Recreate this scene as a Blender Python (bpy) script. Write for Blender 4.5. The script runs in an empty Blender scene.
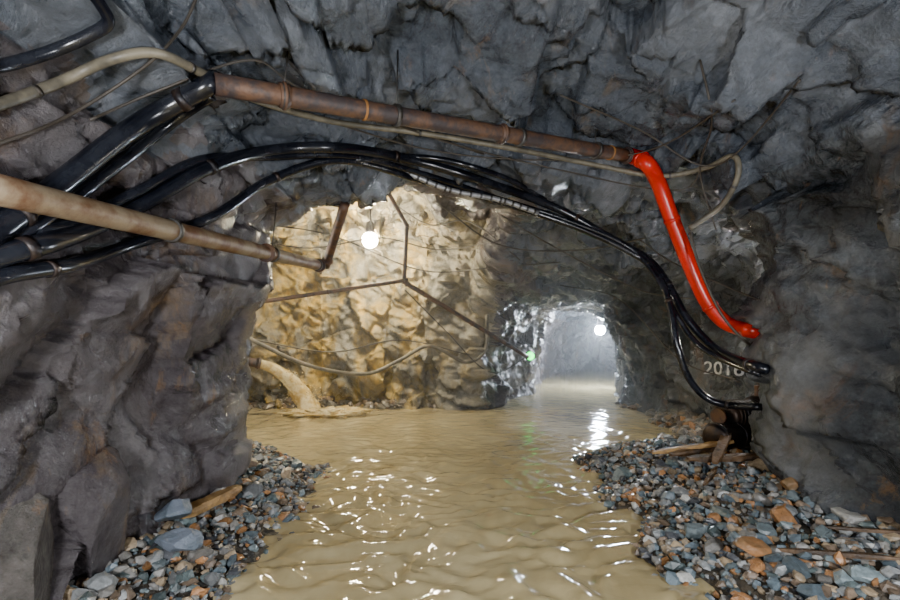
import bpy, bmesh, math, random
import numpy as np
from mathutils import Vector, Matrix
from mathutils.bvhtree import BVHTree

random.seed(7); rng = np.random.default_rng(7)
scene = bpy.context.scene
COL = scene.collection
try: scene.view_settings.look = 'AgX - Punchy'
except Exception as e: print(e)

# ------------------------------------------------------------------ noise helpers
def _h(ix, iy, iz, s):
    with np.errstate(over='ignore'):
        h = (ix.astype(np.int64)*73856093) ^ (iy.astype(np.int64)*19349663) ^ (iz.astype(np.int64)*83492791) ^ (s*961748927+12345)
        h = h & 0xffffffff
        h = ((h ^ (h >> 16))*0x45d9f3b) & 0xffffffff
        h = ((h ^ (h >> 16))*0x45d9f3b) & 0xffffffff
        h = h ^ (h >> 16)
    return (h & 0xffffff)/float(0xffffff)

def vnoise(P, s=0):
    I = np.floor(P).astype(np.int64); F = P-I; F = F*F*F*(F*(F*6-15)+10)
    r = 0
    for a in (0, 1):
        for b in (0, 1):
            for c in (0, 1):
                w = (F[:, 0] if a else 1-F[:, 0])*(F[:, 1] if b else 1-F[:, 1])*(F[:, 2] if c else 1-F[:, 2])
                r = r + w*_h(I[:, 0]+a, I[:, 1]+b, I[:, 2]+c, s)
    return r*2-1

def fbm(P, s=0, o=4, g=0.5):
    r = 0; a = 1; Q = P.copy()
    for i in range(o):
        r = r+a*vnoise(Q, s+i*17); Q = Q*2.03+11.7; a *= g
    return r

def cells(P, s, mode, k=1.0, tilt=0.8, step=0.4):
    I = np.floor(P).astype(np.int64)
    best = np.full(len(P), 1e9 if mode != 'max' else -1e9); val = np.zeros(len(P))
    for a in (-1, 0, 1):
        for b in (-1, 0, 1):
            for c in (-1, 0, 1):
                X, Y, Z = I[:, 0]+a, I[:, 1]+b, I[:, 2]+c
                D = np.stack([P[:, 0]-X-_h(X, Y, Z, s), P[:, 1]-Y-_h(X, Y, Z, s+1), P[:, 2]-Z-_h(X, Y, Z, s+2)], 1)
                n = np.stack([_h(X, Y, Z, s+3)-.5, _h(X, Y, Z, s+4)-.5, _h(X, Y, Z, s+5)-.5], 1)*2*tilt
                hh = (_h(X, Y, Z, s+6)-.5)*2*step
                d2 = (D*D).sum(1); v = hh+(D*n).sum(1)
                if mode == 'near':
                    m = d2 < best; best = np.where(m, d2, best); val = np.where(m, v, val)
                elif mode == 'max':
                    best = np.maximum(best, v-k*d2)
                else:
                    best = np.minimum(best, v+k*d2)
    return val if mode == 'near' else best

# ------------------------------------------------------------------ mesh helpers
def new_obj(name, verts, faces, mat=None, smooth=True, parent=None):
    me = bpy.data.meshes.new(name)
    me.from_pydata([tuple(v) for v in verts], [], [tuple(f) for f in faces])
    me.update()
    if smooth:
        me.polygons.foreach_set('use_smooth', [True]*len(me.polygons))
    ob = bpy.data.objects.new(name, me); COL.objects.link(ob)
    if mat:
        for m in (mat if isinstance(mat, list) else [mat]): me.materials.append(m)
    if parent: ob.parent = parent
    return ob

def np_mesh(name, V, F, mat, smooth=True):
    """V (n,3) float, F (m,k) int constant-size faces"""
    me = bpy.data.meshes.new(name); k = F.shape[1]
    me.vertices.add(len(V)); me.vertices.foreach_set('co', V.astype(np.float32).ravel())
    me.loops.add(F.size); me.loops.foreach_set('vertex_index', F.astype(np.int32).ravel())
    me.polygons.add(len(F)); me.polygons.foreach_set('loop_start', np.arange(0, F.size, k, dtype=np.int32))
    me.polygons.foreach_set('use_smooth', np.full(len(F), smooth))
    me.update(calc_edges=True); me.validate()
    ob = bpy.data.objects.new(name, me); COL.objects.link(ob); me.materials.append(mat)
    return ob

# ------------------------------------------------------------------ materials
def nm(name):
    m = bpy.data.materials.new(name); m.use_nodes = True
    nt = m.node_tree; b = nt.nodes['Principled BSDF']
    return m, nt, nt.nodes, nt.links, b

def ramp(N, stops, interp='LINEAR'):
    r = N.new('ShaderNodeValToRGB'); e = r.color_ramp.elements; r.color_ramp.interpolation = interp
    while len(e) < len(stops): e.new(0.5)
    for i, (p, c) in enumerate(stops):
        e[i].position = p; e[i].color = (c[0], c[1], c[2], 1)
    return r

def noise(N, L, co, scale, detail=6, rough=.6, dist=0):
    n = N.new('ShaderNodeTexNoise'); n.inputs['Scale'].default_value = scale
    n.inputs['Detail'].default_value = detail; n.inputs['Roughness'].default_value = rough
    n.inputs['Distortion'].default_value = dist; L.new(co, n.inputs['Vector']); return n

def mixc(N, L, fac, a, b, mode='MIX'):
    m = N.new('ShaderNodeMix'); m.data_type = 'RGBA'; m.blend_type = mode
    if isinstance(fac, (int, float)): m.inputs[0].default_value = fac
    else: L.new(fac, m.inputs[0])
    for s, v in ((m.inputs[6], a), (m.inputs[7], b)):
        if isinstance(v, tuple): s.default_value = (*v, 1)
        else: L.new(v, s)
    return m.outputs[2]

def mul(N, L, a, b):
    m = N.new('ShaderNodeMath'); m.operation = 'MULTIPLY'
    for s, v in ((m.inputs[0], a), (m.inputs[1], b)):
        if isinstance(v, (int, float)): s.default_value = v
        else: L.new(v, s)
    return m.outputs[0]

def rock_mat(name, dark, mid, light, ochre_amt, ochre=(.42, .25, .08), white_amt=0.0, rough=(.15, .40), grade=None, drip=.5, fine=(.6, 1.35)):
    m, nt, N, L, b = nm(name)
    tc = N.new('ShaderNodeTexCoord'); co = tc.outputs['Object']
    g = None
    if grade:     # ochre and white mix fades out along the wall (world x)
        sx = N.new('ShaderNodeSeparateXYZ'); L.new(co, sx.inputs[0])
        nz = noise(N, L, co, .8, 4, .6); ad0 = N.new('ShaderNodeMath'); ad0.operation = 'MULTIPLY_ADD'; L.new(nz.outputs['Fac'], ad0.inputs[0]); ad0.inputs[1].default_value = 2.5; L.new(sx.outputs[0], ad0.inputs[2])
        g = N.new('ShaderNodeMapRange'); L.new(ad0.outputs[0], g.inputs[0]); g.inputs[1].default_value = grade[0]; g.inputs[2].default_value = grade[1]; g.inputs[3].default_value = 1; g.inputs[4].default_value = .15
        g = g.outputs[0]
    n1 = noise(N, L, co, .9, 8, .62, .6)
    r1 = ramp(N, [(.32, dark), (.5, mid), (.7, light)]); L.new(n1.outputs['Fac'], r1.inputs[0])
    n2 = noise(N, L, co, 14, 8, .7)
    r2 = ramp(N, [(.3, (fine[0],)*3), (.7, (fine[1],)*3)]); L.new(n2.outputs['Fac'], r2.inputs[0])
    c = mixc(N, L, 1.0, r1.outputs[0], r2.outputs[0], 'MULTIPLY')
    mp = N.new('ShaderNodeMapping'); mp.inputs['Scale'].default_value = (1, 1, .4); L.new(co, mp.inputs[0])
    n3 = noise(N, L, mp.outputs[0], 1.5, 9, .68, .8)
    r3 = ramp(N, [(.62-.3*ochre_amt, (0, 0, 0)), (.74-.22*ochre_amt, (1, 1, 1))]); L.new(n3.outputs['Fac'], r3.inputs[0])
    n4 = noise(N, L, co, 5, 5, .6)
    r4 = ramp(N, [(.35, tuple(x*.45 for x in ochre)), (.55, ochre), (.72, tuple(min(1, x*1.5) for x in ochre))]); L.new(n4.outputs['Fac'], r4.inputs[0])
    mf = mul(N, L, r3.outputs[0], min(.9, .45+ochre_amt*.8))
    if g is not None: mf = mul(N, L, mf, g)
    c = mixc(N, L, mf, c, r4.outputs[0])
    if ochre_amt < .3:      # small rusty drips
        n6 = noise(N, L, mp.outputs[0], 4.5, 8, .7, .4)
        r6 = ramp(N, [(.61, (0, 0, 0)), (.69, (1, 1, 1))]); L.new(n6.outputs['Fac'], r6.inputs[0])
        c = mixc(N, L, mul(N, L, r6.outputs[0], drip), c, (.22, .12, .05))
    if white_amt > 0:
        n5 = noise(N, L, mp.outputs[0], 2.3, 8, .7, 1.2)
        r5 = ramp(N, [(.66-.2*white_amt, (0, 0, 0)), (.76-.2*white_amt, (1, 1, 1))]); L.new(n5.outputs['Fac'], r5.inputs[0])
        mf2 = mul(N, L, r5.outputs[0], .7)
        if g is not None: mf2 = mul(N, L, mf2, g)
        c = mixc(N, L, mf2, c, (.60, .57, .47))
    L.new(c, b.inputs['Base Color'])
    rr = N.new('ShaderNodeMapRange'); L.new(n1.outputs['Fac'], rr.inputs[0]); rr.inputs[1].default_value = .35; rr.inputs[2].default_value = .65
    rr.inputs[3].default_value = rough[0]; rr.inputs[4].default_value = rough[1]; L.new(rr.outputs[0], b.inputs['Roughness'])
    b.inputs['Specular IOR Level'].default_value = .85
    nb = noise(N, L, co, 5, 12, .72, .3); nb2 = noise(N, L, co, 38, 6, .7)
    s1 = N.new('ShaderNodeBump'); s1.inputs['Strength'].default_value = .85; s1.inputs['Distance'].default_value = .08; L.new(nb.outputs['Fac'], s1.inputs['Height'])
    s2 = N.new('ShaderNodeBump'); s2.inputs['Strength'].default_value = .7; s2.inputs['Distance'].default_value = .014; L.new(nb2.outputs['Fac'], s2.inputs['Height'])
    L.new(s1.outputs[0], s2.inputs['Normal'])
    L.new(s2.outputs[0], b.inputs['Normal'])
    return m

M_ceil = rock_mat('rock_ceiling', (.042, .050, .064), (.090, .104, .126), (.195, .21, .235), .10, ochre=(.25, .17, .09), drip=.35)
M_left = rock_mat('rock_left', (.048, .041, .045), (.094, .082, .087), (.172, .153, .153), .24, ochre=(.25, .16, .08), drip=.45, fine=(.7, 1.25))
M_right = rock_mat('rock_right', (.038, .043, .050), (.080, .088, .098), (.165, .17, .175), .17, ochre=(.24, .12, .05))
M_back = rock_mat('rock_back', (.07, .066, .055), (.19, .175, .135), (.46, .42, .32), .62, ochre=(.60, .40, .07), white_amt=.3, grade=(-.6, 1.9), rough=(.22, .48))
M_bould = rock_mat('rock_boulder', (.065, .058, .052), (.14, .125, .11), (.21, .19, .165), .18)

def simple(name, col, rough=.5, metal=0, col2=None, nscale=8, bump=.3, bdist=.01, spec=.5, thr=(.4, .6), emit=None):
    m, nt, N, L, b = nm(name)
    tc = N.new('ShaderNodeTexCoord'); co = tc.outputs['Object']
    n = noise(N, L, co, nscale, 7, .65)
    r = ramp(N, [(thr[0], col), (thr[1], col2 or tuple(c*.7 for c in col))]); L.new(n.outputs['Fac'], r.inputs[0])
    L.new(r.outputs[0], b.inputs['Base Color']); b.inputs['Roughness'].default_value = rough; b.inputs['Metallic'].default_value = metal
    b.inputs['Specular IOR Level'].default_value = spec
    n2 = noise(N, L, co, nscale*6, 5, .6)
    bp = N.new('ShaderNodeBump'); bp.inputs['Strength'].default_value = bump; bp.inputs['Distance'].default_value = bdist
    L.new(n2.outputs['Fac'], bp.inputs['Height']); L.new(bp.outputs[0], b.inputs['Normal'])
    if emit:
        b.inputs['Emission Color'].default_value = (*emit[0], 1); b.inputs['Emission Strength'].default_value = emit[1]
    return m

M_hose = simple('black_rubber', (.008, .009, .013), .22, 0, (.02, .022, .028), 5, .15, .004, .6)
M_greyhose = simple('muddy_grey_hose', (.20, .175, .125), .45, 0, (.09, .08, .06), 6, .3, .006)
M_rust = simple('rusty_steel', (.14, .075, .045), .55, .2, (.055, .043, .042), 7, .5, .008, thr=(.42, .58))
M_rustpale = simple('rusty_galvanised', (.27, .205, .13), .5, .2, (.14, .07, .035), 4, .5, .008, thr=(.42, .58))
M_red = simple('red_plastic', (.70, .014, .008), .28, 0, (.55, .018, .010), 5, .15, .004, .6)
M_cable = simple('cable', (.06, .05, .04), .5)
M_wood = simple('wet_timber', (.16, .095, .05), .55, 0, (.05, .036, .026), 6, .6, .02)
M_woodpale = simple('split_timber', (.46, .28, .11), .6, 0, (.26, .15, .065), 9, .6, .02)
M_dark = simple('dark_machine_iron', (.025, .025, .029), .4, .5, (.06, .04, .03), 8, .3, .01)
M_steel = simple('galv_steel', (.12, .12, .12), .5, .7, (.07, .06, .05), 20)
M_ribbed = simple('ribbed_galv', (.5, .5, .52), .4, .6, (.3, .3, .3), 20)
M_orange = simple('orange_strap', (.38, .17, .05), .6)
M_paint = simple('white_paint', (.75, .75, .75), .7, 0, (.35, .35, .35), 9, thr=(.5, .7))
M_jet = simple('muddy_jet', (.64, .44, .14), .14, 0, (.88, .76, .46), 6, .5, .02, .6)
M_bulbw = simple('bulb_warm', (1, .9, .7), .4, emit=((1, .88, .66), 500))
M_bulbc = simple('bulb_cool', (.9, .95, 1), .4, emit=((.78, .88, 1), 2400))
M_bulbg = simple('bulb_green', (.1, 1, .3), .4, emit=((.02, 1, .12), 14))
M_floor = simple('muddy_gravel_bed', (.09, .072, .05), .6, 0, (.05, .047, .042), 14, .8, .03)

def water_mat():
    m, nt, N, L, b = nm('muddy_water')
    tc = N.new('ShaderNodeTexCoord'); co = tc.outputs['Object']
    mp = N.new('ShaderNodeMapping'); mp.inputs['Scale'].default_value = (1.2, .5, 1); L.new(co, mp.inputs[0])
    n = noise(N, L, mp.outputs[0], .8, 5, .6, .6)
    r = ramp(N, [(.3, (.33, .26, .13)), (.5, (.45, .37, .20)), (.7, (.57, .485, .29))]); L.new(n.outputs['Fac'], r.inputs[0])
    L.new(r.outputs[0], b.inputs['Base Color']); b.inputs['Roughness'].default_value = .05
    b.inputs['IOR'].default_value = 1.45; b.inputs['Specular IOR Level'].default_value = .75
    mp2 = N.new('ShaderNodeMapping'); mp2.inputs['Scale'].default_value = (.7, 1.4, 1); L.new(co, mp2.inputs[0])
    n2 = noise(N, L, mp2.outputs[0], 10, 3, .5, .5)
    bp = N.new('ShaderNodeBump'); bp.inputs['Strength'].default_value = .35; bp.inputs['Distance'].default_value = .014
    L.new(n2.outputs['Fac'], bp.inputs['Height']); L.new(bp.outputs[0], b.inputs['Normal'])
    return m
M_water = water_mat()

def stone_mat():
    m, nt, N, L, b = nm('wet_gravel_stone')
    a = N.new('ShaderNodeAttribute'); a.attribute_name = 'stone_col'
    tc = N.new('ShaderNodeTexCoord'); n = noise(N, L, tc.outputs['Object'], 30, 6, .7)
    r = ramp(N, [(.3, (.5, .5, .5)), (.7, (1.2, 1.2, 1.2))]); L.new(n.outputs['Fac'], r.inputs[0])
    L.new(mixc(N, L, 1, a.outputs['Color'], r.outputs[0], 'MULTIPLY'), b.inputs['Base Color'])
    b.inputs['Roughness'].default_value = .34
    bp = N.new('ShaderNodeBump'); bp.inputs['Strength'].default_value = .4; bp.inputs['Distance'].default_value = .01
    L.new(n.outputs['Fac'], bp.inputs['Height']); L.new(bp.outputs[0], b.inputs['Normal'])
    return m
M_stone = stone_mat()

# ------------------------------------------------------------------ excavated void
# stations of main drift: y, centre x, half width, crown height, springline
ST = [(-4, .45, 2.5, 3.9, 1.5), (0, .45, 2.5, 3.9, 1.5), (2.0, .42, 2.55, 3.9, 1.5), (3.2, .37, 2.61, 3.9, 1.6), (4.2, .42, 2.56, 3.75, 1.6), (4.8, .75, 3.15, 3.55, 1.5),
      (5.4, 1.15, 3.5, 3.5, 1.4), (7, 1.7, 3.1, 3.5, 1.4), (9, 2.25, 2.25, 3.1, 1.3), (10.3, 2.5, 1.75, 2.8, 1.1), (11.6, 3.1, 1.6, 2.7, 1.1), (12.6, 3.6, 1.35, 2.55, 1.0),
      (13.4, 3.9, 1.45, 2.6, 1.0), (14.6, 4.3, 2.0, 2.9, 1.1), (17, 5.4, 2.0, 2.9, 1.1), (19, 6.7, 2.3, 2.9, 1.1), (21, 8.8, 3.0, 2.8, 1.1), (22.5, 11, 3.6, 2.8, 1.1)]
SA = np.array(ST)
YE = 22.5
def st(y): return [np.interp(y, SA[:, 0], SA[:, i]) for i in (1, 2, 3, 4)]

def profile(hw, h, sp, n=24, e=2.7, bot=-.7):
    pts = [(-hw, bot), (-hw, (bot+sp)/2)]
    for i in range(n+1):
        t = math.pi*(1-i/n); c, s = math.cos(t), math.sin(t)
        pts.append((hw*math.copysign(abs(c)**(2/e), c), sp+(h-sp)*abs(s)**(2/e)))
    pts += [(hw, (bot+sp)/2), (hw, bot)]
    return pts

bm = bmesh.new()
def loft(rings):
    vs = [[bm.verts.new(p) for p in r] for r in rings]
    for a, b in zip(vs[:-1], vs[1:]):
        for i in range(len(a)):
            j = (i+1) % len(a); bm.faces.new((a[i], a[j], b[j], b[i]))
    bm.faces.new(vs[0]); bm.faces.new(vs[-1][::-1])
rings = []
for y in np.arange(-4, YE+.01, .4):
    c, hw, h, sp = st(y); rings.append([(c+px, y, pz) for px, pz in profile(hw, h, sp)])
loft(rings)
rings = []
for x, cy, hw, h in [(-6.5, 7.5, 2.4, 4.2), (-5, 7.6, 2.8, 4.6), (-3, 7.75, 3.05, 4.9), (-1.4, 7.8, 3.0, 4.9), (-.4, 7.75, 2.75, 4.7), (.2, 7.7, 2.4, 4.3), (1.0, 7.7, 2.1, 3.9)]:
    rings.append([(x, cy+px, pz) for px, pz in profile(hw, h, 2.2, e=3.2)])
loft(rings)
bmesh.ops.triangulate(bm, faces=[f for f in bm.faces if len(f.verts) > 4])
bmesh.ops.recalc_face_normals(bm, faces=bm.faces)
me0 = bpy.data.meshes.new('void'); bm.to_mesh(me0); bm.free()
ob0 = bpy.data.objects.new('void', me0); COL.objects.link(ob0)
md = ob0.modifiers.new('r', 'REMESH'); md.mode = 'VOXEL'; md.voxel_size = .034
dg = bpy.context.evaluated_depsgraph_get(); ev = ob0.evaluated_get(dg); me1 = ev.to_mesh()
nv = len(me1.vertices); V = np.empty(nv*3, np.float32); me1.vertices.foreach_get('co', V); V = V.reshape(-1, 3).astype(float)
NR = np.empty(nv*3, np.float32); me1.vertices.foreach_get('normal', NR); NR = NR.reshape(-1, 3).astype(float)
F = np.array([p.vertices[:] for p in me1.polygons if len(p.vertices) == 4])
ev.to_mesh_clear(); bpy.data.objects.remove(ob0)
print('rock verts', nv)

W = V + .07*np.stack([fbm(V*1.6, 1, 4), fbm(V*1.6, 2, 4), fbm(V*1.6, 3, 4)], 1)
R = np.array(Matrix.Rotation(.6, 3, 'Y') @ Matrix.Rotation(.45, 3, 'X'))
Wr = W @ R
back = np.clip((V[:, 1]-9.2)/.8, 0, 1)*np.clip((1.3-V[:, 0])/.6, 0, 1)
left = np.clip((-1.2-V[:, 0])/.4, 0, 1)*np.clip((5.4-V[:, 1])/.6, 0, 1)
lowleft = np.clip((1.9-V[:, 2])/1.2, 0, 1)*left
big = .16*fbm(V*.5, 5, 2)+(.32+.1*back)*cells(Wr*np.array([.62, .7, 1.05]), 20, 'min', k=.6, tilt=1.25, step=.5)
d = .10+big*(1-.55*lowleft)
d += (.15+.08*back-.03*left)*cells(Wr*np.array([1.25, 1.1, 2.0]), 40, 'near', tilt=1.3, step=.35)
d -= (.15+.05*back)*cells(Wr*np.array([1.5, 1.6, 2.5]), 60, 'max', k=.6, tilt=1.25, step=.4)
d += (.075+.03*back-.045*left)*cells(Wr*np.array([2.8, 2.4, 4.8]), 70, 'min', k=.5, tilt=1.3, step=.4)
d += (.04+.02*back-.02*left)*cells(Wr*np.array([4.6, 4.0, 7]), 80, 'near', tilt=1.3, step=.4)
d += .010*fbm(V*6, 9, 4, .55)
far = np.clip((V[:, 1]-9.5)/2, 0, 1)*(1-back)
d *= (1-.4*far)
V2 = V + NR*d[:, None]

Ff = F[:, ::-1]   # face inward
fc = V2[Ff].mean(1)
keep = fc[:, 2] > -.55
Ff = Ff[keep]; fc = fc[keep]
cx = np.interp(fc[:, 1], SA[:, 0], SA[:, 1])
zt = np.where(fc[:, 1] > 9.8, np.where(fc[:, 0] > 1.0, 2.3, 5.0), np.where((fc[:, 1] > 5) & (fc[:, 0] < 1), 4.3+.5*(fc[:, 1] > 8.5), 2.75))
zt = zt+.25*fbm(fc*1.5, 77, 3)
lab = np.where(fc[:, 2] > zt, 0, np.where(fc[:, 1] < -3.4, 4, np.where(((fc[:, 1] > 8.6) & (fc[:, 0] < 1.0) & (fc[:, 1] < 12)), 3, np.where(fc[:, 0] < cx, 1, 2))))
fn = np.cross(V2[Ff[:, 2]]-V2[Ff[:, 0]], V2[Ff[:, 3]]-V2[Ff[:, 1]])
vn = np.zeros_like(V2)
for k in range(4): np.add.at(vn, Ff[:, k], fn)
vn /= (np.linalg.norm(vn, axis=1, keepdims=True)+1e-9)
for i, (nme, mt) in enumerate([('ceiling', M_ceil), ('wall_left', M_left), ('wall_right', M_right), ('wall_back', M_back), ('wall_front', M_right)]):
    f = Ff[lab == i]; u, inv = np.unique(f, return_inverse=True)
    o = np_mesh(nme, V2[u], inv.reshape(-1, 4), mt)
    o.data.normals_split_custom_set_from_vertices([tuple(x) for x in vn[u]])
tri = np.concatenate([Ff[:, [0, 1, 2]], Ff[:, [0, 2, 3]]])
rock = BVHTree.FromPolygons([tuple(v) for v in V2], [tuple(t) for t in tri.tolist()])

# ------------------------------------------------------------------ floor & water
def shore_r(y): return np.interp(y, [-4, 2.6, 3.1, 4.5, 5.2, 5.7, 6.1, 6.8, 9, 10.5, 12.6, 14, YE], [1.5, 1.5, 1.55, 1.55, 1.45, 1.6, 2.9, 3.8, 3.9, 4.1, 4.8, 6.2, 15])
def shore_l(y): return np.interp(y, [-4, 2.6, 3.5, 4.2, 5.5, 6.2, 7.2, 10.2, 10.7, 24], [-1.3, -1.4, -1.45, -1.4, -1.65, -2.6, -4.6, -4.2, -2.0, -3])
def ground(x, y):
    x = np.asarray(x, float); y = np.asarray(y, float)
    P = np.stack([x, y, 0*x], -1).reshape(-1, 3)
    wob = (.16*fbm(P*1.6, 301, 3)).reshape(x.shape)
    yb = np.where(x < 1.0, 9.9, 60)
    din = np.minimum(np.minimum(x-shore_l(y), shore_r(y)-x), (yb-y)*1.2)+wob
    h = np.where(din > 0, -din*.35, .30*(1-np.exp(din*1.3)))
    h = np.maximum(h, -.3)
    return h+(.025*fbm(P*5, 310, 3)).reshape(x.shape)

def inside(x, y, mg):
    c = np.interp(y, SA[:, 0], SA[:, 1]); hw = np.interp(y, SA[:, 0], SA[:, 2])
    return ((np.abs(x-c) < hw+mg) & (y < YE+mg) & (y > -4-mg)) | ((x > -6.5-mg) & (x < 1.2+mg) & (y > 4.8-mg) & (y < 10.8+mg))

def grid(xs, ys, zf, name, mat, mg):
    X, Y = np.meshgrid(xs, ys); Z = zf(X, Y)
    P = np.stack([X, Y, Z], -1).reshape(-1, 3); nx = len(xs); ny = len(ys)
    i = np.arange(nx*ny).reshape(ny, nx)
    Fq = np.stack([i[:-1, :-1], i[:-1, 1:], i[1:, 1:], i[1:, :-1]], -1).reshape(-1, 4)
    c = P[Fq].mean(1); Fq = Fq[inside(c[:, 0], c[:, 1], mg)]
    u, inv = np.unique(Fq, return_inverse=True)
    return np_mesh(name, P[u], inv.reshape(-1, 4), mat)

grid(np.arange(-7.2, 15.3, .06), np.arange(-4.8, YE+.6, .06), ground, 'floor', M_floor, .5)

def wz(X, Y):
    P = np.stack([X, Y, 0*X], -1).reshape(-1, 3)
    Wp = P+.14*np.stack([fbm(P*2, 401, 2), fbm(P*2, 402, 2), 0*P[:, 0]], 1)
    y = P[:, 1]
    a = np.interp(y, [0, 4, 5.5, 7.5, 10, 13], [1, .95, .7, .3, .12, .06])
    r1 = cells(np.stack([Wp[:, 0]*6.5, Wp[:, 1]*8.0, 0*y], 1), 410, 'min', k=1, tilt=.4, step=.3)
    r2 = fbm(np.stack([Wp[:, 0]*5, Wp[:, 1]*8, 0*y], 1), 420, 3, .5)
    r3 = fbm(P*1.3, 430, 2)
    # wash thrown out by the discharge jet
    rj = np.hypot(P[:, 0]+2.8, y-9.25); jet = np.exp(-(rj/1.3)**2)
    z = (.026*(r1-.25)+.026*r2)*a+.010*r3*a+.03*jet*fbm(P*6, 440, 3)
    return z.reshape(X.shape)
ysw = np.concatenate([np.arange(-4.5, 1.5, .15), np.arange(1.5, 8, .024), np.arange(8, 13, .05), np.arange(13, YE+.5, .2)])
grid(np.arange(-7, 15, .03), ysw, wz, 'muddy_water', M_water, .25)

# ------------------------------------------------------------------ loose stones
bmt = bmesh.new(); bmesh.ops.create_icosphere(bmt, subdivisions=2, radius=1)
icoV = np.array([v.co[:] for v in bmt.verts]); icoF = np.array([[v.index for v in f.verts] for f in bmt.faces]); bmt.free()
bmt = bmesh.new(); bmesh.ops.create_icosphere(bmt, subdivisions=1, radius=1)
ico1V = np.array([v.co[:] for v in bmt.verts]); ico1F = np.array([[v.index for v in f.verts] for f in bmt.faces]); bmt.free()
def stone_tpl(v, n):
    out = []
    for i in range(n):
        p = v.copy()
        for k in range(9):      # chop by planes -> angular fragment
            nn = rng.normal(size=3); nn /= np.linalg.norm(nn); dd = rng.uniform(.45, .8)
            s = p@nn; p = p-np.outer(np.clip(s-dd, 0, None), nn)
        p *= rng.uniform([.8, .6, .4], [1.2, .95, .8]); out.append(p/np.abs(p).max())
    return out
T2 = stone_tpl(icoV, 10); T1 = stone_tpl(ico1V, 14)
PAL = np.array([(.13, .17, .195), (.165, .205, .215), (.12, .155, .155), (.20, .21, .21), (.25, .24, .22), (.34, .26, .17), (.40, .20, .085), (.40, .39, .36), (.085, .09, .10), (.21, .155, .11), (.28, .29, .29)])
PW = np.array([4, 4, 3.5, 3, 4, 4, 3, 2, 3, 4.5, 2.5]); PW /= PW.sum()
def rotm(n):
    q = rng.normal(size=(n, 4)); q /= np.linalg.norm(q, axis=1, keepdims=True); w, x, y, z = q.T
    return np.stack([1-2*(y*y+z*z), 2*(x*y-z*w), 2*(x*z+y*w), 2*(x*y+z*w), 1-2*(x*x+z*z), 2*(y*z-x*w), 2*(x*z-y*w), 2*(y*z+x*w), 1-2*(x*x+y*y)], 1).reshape(-1, 3, 3)
def stones(name, xy, size, tpl, tf, lift=.3, warm=0):
    Vs, Fs, Cs = [], [], []; off = 0
    g = ground(xy[:, 0], xy[:, 1]); Rm = rotm(len(xy)); ci = rng.choice(len(PAL), len(xy), p=PW)
    for i in range(len(xy)):
        t = tpl[rng.integers(len(tpl))]
        p = (t@Rm[i].T)*size[i]; p[:, 2] *= .8
        p += (xy[i, 0], xy[i, 1], g[i]+size[i]*lift)
        Vs.append(p); Fs.append(tf+off); off += len(p)
        c = PAL[ci[i]]*rng.uniform(.6, 1.45)
        if warm: c = c*(1-warm)+np.array((.3, .2, .1))*warm
        Cs.append(np.tile([*c, 1], (len(p), 1)))
    o = np_mesh(name, np.concatenate(Vs), np.concatenate(Fs), M_stone, smooth=False)
    a = o.data.color_attributes.new('stone_col', 'FLOAT_COLOR', 'POINT')
    a.data.foreach_set('color', np.concatenate(Cs).astype(np.float32).ravel())
    return o
def scatter(n, x0, x1, y0, y1, hmin=-.03):
    xy = rng.uniform([x0, y0], [x1, y1], size=(n*3, 2)); g = ground(xy[:, 0], xy[:, 1])
    m = (g > hmin+rng.uniform(0, .03, len(g))) & inside(xy[:, 0], xy[:, 1], .15); return xy[m][:n]
def sz(n, a, b, p=2.5): return a+(b-a)*rng.random(n)**p
xy = scatter(6500, 1.2, 3.4, 1.2, 6.2); stones('gravel_bank', xy, sz(len(xy), .016, .065, 3), T1, ico1F)
xy = scatter(4300, -2.8, -1.0, 1.4, 6.4); stones('gravel_bank', xy, sz(len(xy), .016, .065, 3), T1, ico1F)
xy = scatter(1500, -6, 1.0, 8.2, 11, -.03); stones('gravel_bank', xy, sz(len(xy), .03, .16), T1, ico1F, warm=.45)
xy = scatter(1500, 2.6, 5.0, 5.6, 11, -.03); stones('gravel_bank', xy, sz(len(xy), .03, .13), T1, ico1F, warm=.3)
xy = np.concatenate([scatter(110, 1.6, 3.2, 1.6, 5.5, .03), scatter(70, -2.5, -1.45, 1.8, 5.2, .02)])
stones('cobbles', xy, sz(len(xy), .05, .12, 2.2), T2, icoF, .35)

def boulder(name, loc, s, seed, mat=M_bould, rot=0):
    b_ = bmesh.new(); bmesh.ops.create_icosphere(b_, subdivisions=5, radius=1)
    p = np.array([v.co[:] for v in b_.verts]); r = np.random.default_rng(seed)
    for k in range(14):
        nn = r.normal(size=3); nn /= np.linalg.norm(nn); dd = r.uniform(.5, .85); q = p@nn
        p = p-np.outer(np.clip(q-dd, 0, None), nn)
    p = p*(1+.05*fbm(p*2+seed, seed, 4)[:, None])
    p = p*np.array(s); c, sn = math.cos(rot), math.sin(rot)
    p = p@np.array([[c, sn, 0], [-sn, c, 0], [0, 0, 1]])+np.array(loc)
    f = np.array([[v.index for v in q.verts] for q in b_.faces]); b_.free()
    return np_mesh(name, p, f, mat, True)
M_blue = simple('blue_grey_stone', (.18, .21, .26), .4, 0, (.11, .14, .17), 8, .5, .02)
M_orst = simple('orange_stone', (.33, .16, .065), .45, 0, (.19, .12, .06), 6, .5, .02)
boulder('boulder', (-2.12, 2.12, .36), (.26, .34, .56), 3)
boulder('boulder', (-2.10, 2.62, .36), (.25, .30, .54), 5, M_left)
boulder('blue_stone', (-1.66, 2.75, .26), (.14, .11, .08), 9, M_blue, .4)
boulder('blue_stone', (-1.90, 3.1, .33), (.13, .11, .10), 11, M_blue, 1.2)
boulder('orange_stone', (2.75, 3.6, .33), (.10, .09, .08), 12, M_orst)
boulder('orange_stone', (1.85, 2.75, .24), (.11, .08, .06), 14, M_orst)

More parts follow.
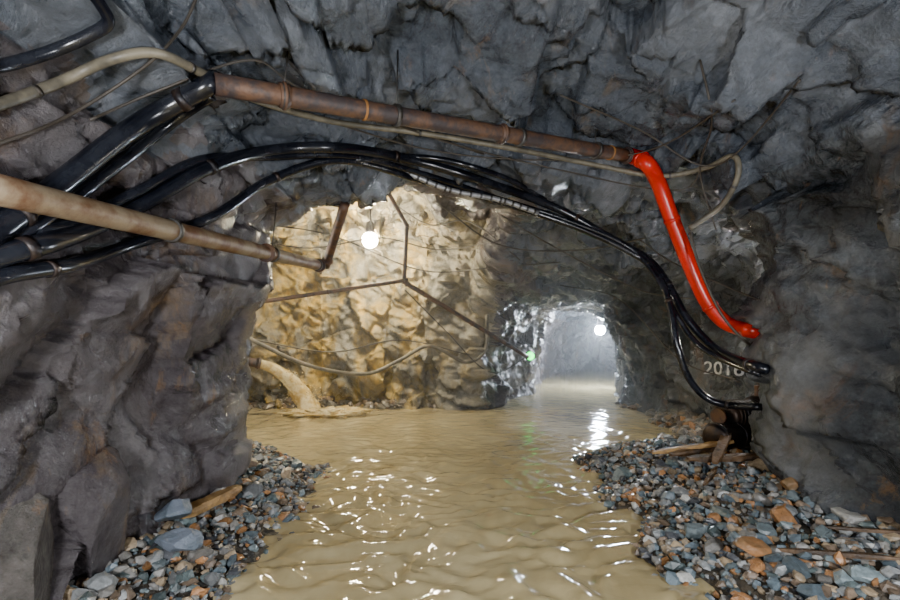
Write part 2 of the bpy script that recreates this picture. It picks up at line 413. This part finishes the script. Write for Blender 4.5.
# ------------------------------------------------------------------ hoses and pipes
EYE = Vector((0, 0, 1.5))
def limit(dr, dist, off):
    """keep a surveyed point in front of the rock face (points beyond the pillars may run on behind them)"""
    h = rock.ray_cast(EYE, dr.normalized())
    if h[0] is None: return dist
    if dist > 6.4 and dist-h[0].y > 1.6: return dist
    return min(dist, h[0].y-off)
def sv(px, py, dist, off=.08):
    dr = Vector(((px-450)/450, 1, (340-py)/450))
    return EYE+dr*limit(dr, dist, off)

def cm(P, n):
    P = [np.array(p, float) for p in P]; Q = [P[0]*2-P[1]]+P+[P[-1]*2-P[-2]]; out = []
    for i in range(1, len(Q)-2):
        a, b, c, d_ = Q[i-1:i+3]
        for k in range(n):
            t = k/n; out.append(.5*((2*b)+(c-a)*t+(2*a-5*b+4*c-d_)*t*t+(3*b-a-3*c+d_)*t**3))
    out.append(P[-1]); return out
def run_of(pts, r, n=10, rel=60, tail=0):
    """route a flexible line through surveyed stations, lying just in front of the rock without kinks;
    the last `tail` spans may run on into / behind the rock corner"""
    S = np.array(cm(pts, n)); dd = S[:, 2].copy()
    for i, (px, py, _) in enumerate(S):
        if i > len(S)-1-n*tail: continue
        dd[i] = limit(Vector(((px-450)/450, 1, (340-py)/450)), dd[i], r*1.6)
    cap = dd.copy()
    for _ in range(rel):
        dd[1:-1] = np.minimum(cap[1:-1], (dd[:-2]+2*dd[1:-1]+dd[2:])/4)
    for _ in range(3): dd[1:-1] = (dd[:-2]+2*dd[1:-1]+dd[2:])/4
    return [EYE+Vector(((px-450)/450, 1, (340-py)/450))*float(q) for (px, py, _), q in zip(S, dd)]
def catmull(P, n=10): return [Vector(p) for p in cm([tuple(q) for q in P], n)]

def tube_geo(pts, r, seg=14, cap=True):
    n = len(pts); V_, F_ = [], []
    T = [(pts[min(i+1, n-1)]-pts[max(i-1, 0)]).normalized() for i in range(n)]
    u = T[0].orthogonal().normalized()
    for i in range(n):
        u = (u-T[i]*u.dot(T[i])).normalized(); w = T[i].cross(u); rr = r[i] if hasattr(r, '__len__') else r
        for k in range(seg):
            a = 2*math.pi*k/seg; V_.append(pts[i]+(u*math.cos(a)+w*math.sin(a))*rr)
    for i in range(n-1):
        for k in range(seg):
            k2 = (k+1) % seg; F_.append((i*seg+k, i*seg+k2, (i+1)*seg+k2, (i+1)*seg+k))
    if cap: F_.append(tuple(range(seg))[::-1]); F_.append(tuple((n-1)*seg+k for k in range(seg)))
    return V_, F_
def merge(parts):
    V_, F_ = [], []
    for v, f in parts:
        o = len(V_); V_ += list(v); F_ += [tuple(i+o for i in q) for q in f]
    return V_, F_
def collar(p, t, r, w, seg=18):
    t = t.normalized(); return tube_geo([p-t*w/2, p-t*w/2*.98, p+t*w/2*.98, p+t*w/2], [r*.92, r, r, r*.92], seg)

def hose(name, pts, r, mat, n=10, clamps=0, cmat=None, cw=.9, cr=1.14, tail=0, ci=None):
    P = run_of(pts, r, n, tail=tail)
    V_, F_ = tube_geo(P, r); nf = len(F_)
    idx = ci or [int((k+.5)/clamps*(len(P)-2))+1 for k in range(clamps)]
    if idx:
        parts = [(V_, F_)]
        for i in idx: parts.append(collar(P[i], P[i+1]-P[i-1], r*cr, r*cw))
        V_, F_ = merge(parts)
    o = new_obj(name, V_, F_, [mat, cmat or mat])
    if idx:
        for i, p in enumerate(o.data.polygons):
            if i >= nf: p.material_index = 1
    return o, P

def pipe(name, a, b, r, mat, joints=(), seg=20, jmat=None):
    a, b = Vector(a), Vector(b); t = (b-a)
    parts = [tube_geo([a+t*(k/12) for k in range(13)], r, seg)]; nf = len(parts[0][1])
    for j in joints:
        parts.append(collar(a+t*j, t, r*1.16, r*1.0)); parts.append(collar(a+t*j, t, r*1.34, r*.28))
    V_, F_ = merge(parts); o = new_obj(name, V_, F_, [mat, jmat or mat])
    for i, p in enumerate(o.data.polygons):
        if i >= nf: p.material_index = 1
    return o
def hanger(pts, r, idxs, name='pipe_hanger'):
    parts = []
    for i in idxs:
        p = pts[i]; t = (pts[min(i+1, len(pts)-1)]-pts[max(i-1, 0)]).normalized()
        h = rock.ray_cast(p, Vector((0, .2, 1)).normalized()); top = (h[0] if h[0] is not None else p+Vector((0, 0, .3)))+Vector((0, 0, .03))
        parts.append(collar(p, t, r*1.12, .03))
        if (top-p).length < .6: parts.append(tube_geo([p+Vector((0, 0, r)), (p+top)/2, top], .005, 8))
    V_, F_ = merge(parts); return new_obj(name, V_, F_, M_steel)

a = sv(215, 84, 3.25, .12); b_ = sv(634, 157, 4.25, .12)
pipe('rusty_water_main', a, b_, .056, M_rust, (.1, .55, .97))
roofline = [a+(b_-a)*(k/20) for k in range(21)]
hanger(roofline, .062, (2, 6, 12, 17))
pipe('orange_strap', a+(b_-a)*.235, a+(b_-a)*.239, .062, M_orange)
pipe('orange_strap', a+(b_-a)*.90, a+(b_-a)*.904, .062, M_orange)
hose('red_pipe', [(628, 155, 4.25), (645, 162, 4.25), (657, 180, 4.25), (672, 220, 4.3), (690, 265, 4.35), (706, 300, 4.35), (722, 320, 4.35), (738, 328, 4.35), (756, 331, 4.45), (780, 333, 5.2)], .068, M_red, n=8, cmat=M_red, cr=1.1, cw=.5, tail=1, ci=[6, 24, 42])

a = sv(-60, 176, 1.75, .1); b2 = sv(322, 266, 5.4, .1)
pipe('rusty_pipe', a, b2, .060, M_rustpale, (.62, .97), jmat=M_rust)
lp = [a+(b2-a)*(k/20) for k in range(21)]; hanger(lp, .064, (6, 13, 19))
pipe('rusty_pipe', sv(345, 204, 5.6), sv(326, 266, 5.42), .05, M_rust, (.9,))

hose('large_black_hose', [(-70, 282, 2.3), (0, 228, 2.6), (60, 184, 2.9), (130, 130, 3.2), (200, 90, 3.5), (215, 80, 3.6)], .050, M_hose, clamps=2, cmat=M_dark)
hose('large_black_hose', [(-70, 304, 2.35), (0, 250, 2.65), (60, 208, 3.0), (120, 163, 3.3), (175, 120, 3.6), (212, 95, 3.7)], .030, M_hose)
common = [(500, 187, 4.9), (560, 210, 5.0), (610, 238, 5.0), (648, 260, 4.9), (668, 285, 4.8), (688, 320, 4.6), (720, 352, 4.5), (768, 370, 4.4), (800, 376, 5.0)]
o1, P1 = hose('black_hose', [(-60, 278, 2.3), (0, 256, 2.6), (70, 236, 3.0), (140, 205, 3.3), (210, 167, 3.7), (270, 151, 4.1), (340, 148, 4.4), (420, 162, 4.7)]+common, .044, M_hose, clamps=6, cmat=M_dark, tail=1)
o2, P2 = hose('black_hose', [(-60, 300, 2.3), (0, 277, 2.6), (70, 265, 3.0), (130, 245, 3.3), (210, 218, 3.7), (270, 180, 4.1), (340, 160, 4.4), (420, 180, 4.7), (500, 202, 4.9), (570, 225, 5.0), (620, 247, 4.9), (655, 270, 4.8), (670, 305, 4.6), (677, 345, 4.5), (690, 380, 4.5), (715, 402, 4.5), (762, 407, 4.4), (798, 404, 5.0)], .034, M_hose, clamps=5, cmat=M_dark, tail=1)
o3, P3 = hose('black_hose', [(-60, 262, 2.3), (0, 240, 2.6), (70, 222, 3.0), (140, 190, 3.3), (200, 160, 3.7), (270, 157, 4.1), (350, 156, 4.4), (430, 176, 4.7), (490, 196, 4.9), (560, 218, 5.0), (625, 245, 4.9), (655, 275, 4.75), (678, 318, 4.6), (705, 350, 4.5), (762, 375, 4.4), (798, 384, 5.0)], .028, M_hose, tail=1)
hose('black_hose', [(355, 160, 4.5), (430, 158, 4.8), (500, 176, 5.0), (545, 200, 5.0)], .028, M_hose)
hose('ribbed_hose', [(405, 172, 4.5), (450, 190, 4.6), (500, 200, 4.8), (538, 213, 4.9)], .026, M_ribbed, clamps=16, cmat=M_steel)

hose('grey_hose', [(-50, 118, 2.3), (0, 104, 2.5), (60, 82, 2.8), (110, 60, 3.0), (155, 53, 3.1), (200, 72, 3.2), (250, 98, 3.3), (330, 121, 3.6), (420, 133, 3.9), (520, 150, 4.2), (600, 166, 4.3), (660, 176, 4.2), (705, 168, 4.0), (733, 156, 3.9), (738, 175, 3.9), (722, 205, 3.95), (690, 228, 4.0)], .022, M_greyhose, clamps=5, cmat=M_steel)
hose('black_cable', [(-40, 68, 2.3), (0, 66, 2.5), (50, 52, 2.7), (90, 35, 2.9), (108, 22, 3.0), (100, 4, 2.9), (85, -15, 2.8)], .024, M_hose)
hose('black_cable', [(690, 232, 4.1), (700, 268, 4.1), (722, 315, 4.05), (750, 345, 4.1), (785, 366, 4.6)], .012, M_cable, tail=1)
for l in [[(90, 120, 3), (160, 90, 3.3), (250, 60, 3.6), (300, 88, 3.7), (400, 125, 4.1), (500, 160, 4.6)],
          [(330, 122, 3.8), (430, 150, 4.3), (540, 160, 4.6), (650, 150, 4.5), (735, 100, 4.0)],
          [(560, 95, 3.6), (640, 130, 4), (700, 165, 4), (740, 150, 3.8), (800, 80, 3.3)],
          [(230, 78, 3.4), (330, 100, 3.6), (440, 140, 4.0), (560, 170, 4.4), (680, 190, 4.3), (705, 150, 4.1)],
          [(-20, 150, 2.6), (60, 120, 2.9), (140, 70, 3.2), (180, 30, 3.0), (200, -10, 2.9)],
          [(640, 240, 4.9), (672, 262, 4.7), (730, 288, 4.4), (760, 300, 4.2)],
          [(700, 60, 3.4), (712, 120, 3.8), (700, 170, 4.0), (716, 230, 4.1)]]:
    hose('black_cable', l, .007, M_cable)
pipe('roof_bolt', sv(283, 55, 3.5, -.05), sv(315, 88, 3.35), .012, M_steel)

# chamber pipework
pipe('ochre_pipe', sv(388, 192, 8.6), sv(407, 226, 8.4), .038, M_rust)
pipe('ochre_pipe', sv(407, 224, 8.4), sv(404, 284, 8.4), .038, M_rust, (.05, .95))
pipe('rusty_pipe', sv(240, 305, 7.6), sv(408, 280, 8.4), .036, M_rust, (.5, .98))
pipe('rusty_pipe', sv(404, 282, 8.4), sv(528, 357, 10.4), .045, M_rust, (.02, .5))
hose('muddy_hose', [(235, 330, 7.6), (262, 345, 7.8), (310, 366, 8.3), (365, 374, 9.0), (400, 360, 9.3), (430, 346, 9.4), (465, 362, 9.6), (485, 350, 10.0), (487, 315, 10.1)], .036, M_greyhose)
for l in [[(245, 238, 7.7), (310, 248, 8.5), (380, 238, 9.0), (440, 250, 9.4), (500, 240, 9)], [(245, 338, 7.7), (330, 352, 9), (400, 340, 9.6), (470, 355, 10)], [(440, 205, 7), (500, 245, 8), (580, 250, 8), (660, 235, 6.5)], [(560, 285, 10), (620, 300, 8.5), (680, 360, 7), (735, 380, 6.2)],
          [(245, 222, 7.7), (330, 235, 8.5), (420, 270, 9.5), (490, 268, 10), (560, 262, 9.5)], [(500, 215, 7), (560, 250, 8), (640, 290, 7.5), (700, 300, 6.5)],
          [(395, 205, 8.8), (430, 225, 9.2), (470, 222, 9.4), (520, 260, 9.5)], [(405, 290, 8.6), (445, 330, 9.6), (490, 372, 10.4), (530, 355, 10.6)], [(372, 232, 9.0), (372, 205, 9.1), (392, 192, 9)]]:
    hose('black_cable', l, .012, M_cable)

# discharge pipe + muddy jet with splash and droplets
pipe('discharge_pipe', (-5.0, 8.4, 1.28), (-3.78, 8.98, 1.03), .09, M_rust, (.5, .97))
jp = [Vector((-3.82, 8.96, 1.04)), Vector((-3.56, 9.06, .93)), Vector((-3.28, 9.16, .70)), Vector((-3.04, 9.25, .36)), Vector((-2.86, 9.31, -.05))]
jp = catmull(jp, 12); v_, f_ = tube_geo(jp, [.085+.14*(i/len(jp))**1.3 for i in range(len(jp))], 32)
v_ = np.array([v[:] for v in v_])
v_ += (.035*(1.1-np.clip(v_[:, 2], 0, 1.1))+.01)[:, None]*np.stack([fbm(v_*np.array([3, 10, 3]), 501, 3), fbm(v_*np.array([3, 10, 3]), 502, 3), 0*v_[:, 0]], 1)
b_ = bmesh.new(); bmesh.ops.create_icosphere(b_, subdivisions=6, radius=1); sp = np.array([v.co[:] for v in b_.verts]); sf = [tuple(v.index for v in q.verts) for q in b_.faces]; b_.free()
sp = sp*(1+.35*fbm(sp*4, 520, 5, .55)[:, None])*np.array([.85, .5, .11])+np.array([-2.5, 9.1, .0])
parts = [([tuple(q) for q in v_], f_), ([tuple(q) for q in sp], sf)]
for i in range(260):
    t_ = rng.uniform(.4, 1); p = jp[min(len(jp)-1, int(t_*len(jp)))]; s_ = rng.uniform(.006, .02)
    o_ = np.array([p.x, p.y, p.z])+rng.normal(size=3)*np.array([.2, .18, .13])*(t_+.2); o_[2] = abs(o_[2])+.03
    parts.append(([tuple(q*s_+o_) for q in ico1V], [tuple(q) for q in ico1F.tolist()]))
v2, f2 = merge(parts)
new_obj('muddy_water_jet', v2, f2, M_jet)

# ------------------------------------------------------------------ pump, timbers
def empty(name, loc):
    e = bpy.data.objects.new(name, None); e.location = loc; COL.objects.link(e); return e
pc = Vector((3.3, 5.05, .0)); gz = float(ground(pc.x, pc.y))
pu = empty('mine_pump', (pc.x, pc.y, gz)); pu.scale = (1.1, 1.1, 1.05)
def child(geo, name, mat): 
    v, f = geo; return new_obj(name, v, f, mat, parent=pu)
A = Vector((-.28, -.12, .38)); B = Vector((.35, .1, .38)); t = (B-A)
parts = [tube_geo([A, A+t*.02, A+t*.6, A+t*.62], [.1, .15, .15, .12], 24)]
for k in range(8): parts.append(collar(A+t*(.07+.07*k), t, .168, .015, 24))
child(merge(parts), 'motor', M_dark)
child(tube_geo([A+t*.62, A+t*.66, A+t*.84, A+t*.9], [.09, .19, .19, .1], 24), 'casing', M_dark)
child(merge([tube_geo([A+t*-.12, A+t*-.02], .05, 16), collar(A+t*-.1, t, .085, .03)]), 'inlet', M_rust)
child(tube_geo([A+t*.75, A+t*.75+Vector((0, 0, .2)), A+t*.75+Vector((0, 0, .3))], .05, 16), 'outlet', M_rust)
child(merge([tube_geo([Vector((-.25, -.2, .02)), Vector((.35, 0.02, .02))], .035, 10), tube_geo([Vector((-.3, .02, .02)), Vector((.3, .22, .02))], .035, 10),
             tube_geo([A+t*.1, A+t*.1-Vector((0, 0, .38))], .03, 8), tube_geo([A+t*.5, A+t*.5-Vector((0, 0, .38))], .03, 8)]), 'frame', M_dark)
B2 = Vector((-.5, -.3, .20))
child(merge([tube_geo([B2, B2+Vector((.02, .01, 0)), B2+Vector((.3, .1, .0)), B2+Vector((.32, .11, .0))], [.1, .13, .13, .1], 24), collar(B2+Vector((.05, .02, 0)), Vector((.3, .1, 0)), .145, .02), collar(B2+Vector((.27, .09, 0)), Vector((.3, .1, 0)), .145, .02)]), 'suction_drum', M_dark)

def plank(name, a, b, w, h, mat, seed=0):
    a, b = Vector(a), Vector(b); t = (b-a); r = random.Random(seed); n = 14; V_, F_ = [], []
    tn = t.normalized(); s = tn.cross(Vector((0, 0, 1))).normalized(); u = s.cross(tn)
    for i in range(n+1):
        k = i/n; tap = .55+.45*min(1, min(k, 1-k)*6)
        for (cx_, cz_) in ((-1, -1), (0, -1.1), (1, -1), (1.1, 0), (1, 1), (0, 1.05), (-1, 1), (-1.08, 0)):
            V_.append(a+t*k+s*cx_*w/2*tap*(1+r.uniform(-.1, .1))+u*cz_*h/2*tap*(1+r.uniform(-.15, .15)))
    for i in range(n):
        for k in range(8): F_.append((i*8+k, i*8+(k+1) % 8, (i+1)*8+(k+1) % 8, (i+1)*8+k))
    F_.append(tuple(range(8))[::-1]); F_.append(tuple(n*8+k for k in range(8)))
    return new_obj(name, V_, F_, mat, smooth=False)
def gp(x, y, dz=0): return (x, y, float(ground(x, y))+dz)
plank('timber_plank', gp(2.35, 4.45, .12), gp(3.05, 4.35, .13), .12, .05, M_wood, 1)
plank('timber_plank', gp(2.3, 4.7, .11), gp(3.1, 4.75, .13), .10, .05, M_wood, 2)
plank('timber_plank', gp(2.5, 4.25, .13), gp(2.95, 4.75, .30), .08, .05, M_wood, 3)
plank('timber_plank', gp(2.2, 4.9, .10), gp(2.9, 4.6, .20), .09, .04, M_woodpale, 7)
plank('split_log', gp(-1.95, 3.25, .08), gp(-1.80, 3.85, .14), .09, .07, M_woodpale, 4)
plank('timber_stick', gp(2.05, 2.85, .05), gp(2.5, 2.5, .07), .03, .025, M_wood, 5)
plank('timber_stick', gp(2.5, 3.0, .05), gp(2.9, 2.7, .07), .025, .02, M_wood, 6)
plank('timber_stick', gp(2.2, 3.9, .06), gp(2.55, 4.3, .08), .03, .025, M_wood, 8)

# ------------------------------------------------------------------ number painted on the right wall
cu = bpy.data.curves.new('t', 'FONT'); cu.body = '2016'; cu.size = .30; cu.offset = .003; cu.resolution_u = 3; cu.align_x = 'CENTER'
to = bpy.data.objects.new('t', cu); COL.objects.link(to)
dg = bpy.context.evaluated_depsgraph_get(); tm = bpy.data.meshes.new_from_object(to.evaluated_get(dg)); bpy.data.objects.remove(to)
b3 = bmesh.new(); b3.from_mesh(tm); bmesh.ops.triangulate(b3, faces=b3.faces)
for _ in range(4): bmesh.ops.subdivide_edges(b3, edges=[e for e in b3.edges if e.calc_length() > .03], cuts=1); bmesh.ops.triangulate(b3, faces=b3.faces)
nd = Vector((.56, .83, -.05)).normalized(); rt = Vector((.83, -.56, 0)).normalized(); c0 = Vector((1.85, 3.0, 1.19))-rt*.26
for v in b3.verts:
    o_ = c0+rt*v.co.x+Vector((0, 0, v.co.y)); h = rock.ray_cast(o_, nd)
    v.co = (h[0]-nd*.02) if h[0] is not None else o_+nd*3.5
me = bpy.data.meshes.new('painted_number'); b3.to_mesh(me); b3.free(); me.materials.append(M_paint)
COL.objects.link(bpy.data.objects.new('painted_number', me))

# ------------------------------------------------------------------ lamps
def lamp(name, loc, mat, power, col, r=.06):
    e = empty(name, loc)
    b_ = bmesh.new(); bmesh.ops.create_uvsphere(b_, u_segments=20, v_segments=14, radius=r)
    m_ = bpy.data.meshes.new('bulb'); b_.to_mesh(m_); b_.free(); m_.materials.append(mat)
    for p in m_.polygons: p.use_smooth = True
    bo = bpy.data.objects.new('bulb', m_); COL.objects.link(bo); bo.parent = e
    v, f = merge([tube_geo([Vector((0, 0, r*.8)), Vector((0, 0, r*1.2)), Vector((0, 0, r*2.2)), Vector((0, 0, r*2.4))], [r*.55, r*.6, r*.5, r*.2], 16)])
    new_obj('socket', v, f, M_dark, parent=e)
    h = rock.ray_cast(Vector(loc)+Vector((0, 0, r*2)), Vector((0, 0, 1)))
    if h[0] is not None:
        v, f = tube_geo([Vector((0, 0, r*2.3)), h[0]-Vector(loc)+Vector((0, 0, .03))], .008, 8); new_obj('flex', v, f, M_cable, parent=e)
    l = bpy.data.lights.new('light', 'POINT'); l.energy = power; l.color = col; l.shadow_soft_size = r*1.05
    lo = bpy.data.objects.new('light', l); COL.objects.link(lo); lo.parent = e; lo.location = (0, 0, 0)
    return e
lamp('fill_lamp', tuple(sv(370, 240, 9.2, .45)), M_bulbw, 4800, (1, .88, .58), .16)
lamp('fill_lamp', (4.75, 14.25, 1.82), M_bulbc, 4200, (.74, .86, 1), .15)
lamp('fill_lamp', (4.2, 5.6, 1.8), M_bulbw, 1500, (.95, .96, 1), .06)
lamp('fill_lamp', (-3.4, 5.7, 2.3), M_bulbw, 2500, (1, .96, .86), .06)  # added fill, unseen behind the left pillar, to brighten right wall and water
g = empty('green_signal_lamp', tuple(sv(530, 356, 11, .4)))
v, f = tube_geo([Vector((0, -.05, 0)), Vector((0, .05, 0))], .10, 14); new_obj('lens', v, f, M_bulbg, parent=g)
v, f = merge([tube_geo([Vector((0, -.02, 0)), Vector((0, .12, 0))], .12, 14), tube_geo([Vector((0, .08, 0)), Vector((0, .6, 0))], .02, 8)]); new_obj('housing', v, f, M_dark, parent=g)

# damp air hanging in the chamber and the drift beyond
m = bpy.data.materials.new('damp_air'); m.use_nodes = True; nt = m.node_tree; nt.nodes.clear()
vs_ = nt.nodes.new('ShaderNodeVolumeScatter'); vs_.inputs['Density'].default_value = .013; vs_.inputs['Anisotropy'].default_value = .4; vs_.inputs['Color'].default_value = (.93, .96, 1, 1)
mo = nt.nodes.new('ShaderNodeOutputMaterial'); nt.links.new(vs_.outputs[0], mo.inputs['Volume'])
bb = [(x, y, z) for x in (-7.5, 15.5) for y in (5.2, 23.5) for z in (.05, 5.6)]
new_obj('mist', bb, [(0, 1, 3, 2), (4, 6, 7, 5), (0, 4, 5, 1), (2, 3, 7, 6), (0, 2, 6, 4), (1, 5, 7, 3)], m, smooth=False)

# floodlights standing beside / behind the photographer
def spot(loc, power, col, size):
    l = bpy.data.lights.new('floodlight', 'POINT'); l.energy = power; l.color = col; l.shadow_soft_size = size
    o = bpy.data.objects.new('floodlight', l); COL.objects.link(o); o.location = loc
spot((-1.0, -.4, 1.5), 700, (.94, .96, 1), .18)
spot((2.0, .1, 1.2), 560, (.93, .96, 1), .18)

w = bpy.data.worlds.new('world'); scene.world = w; w.use_nodes = True
w.node_tree.nodes['Background'].inputs[0].default_value = (.02, .022, .026, 1)

# ------------------------------------------------------------------ camera
cd = bpy.data.cameras.new('camera'); cam = bpy.data.objects.new('camera', cd); COL.objects.link(cam)
cam.location = (0, 0, 1.5); cam.rotation_euler = (math.pi/2, 0, 0)
cd.lens = 18; cd.sensor_width = 36; cd.shift_y = 40/900; cd.clip_start = .05
scene.camera = cam
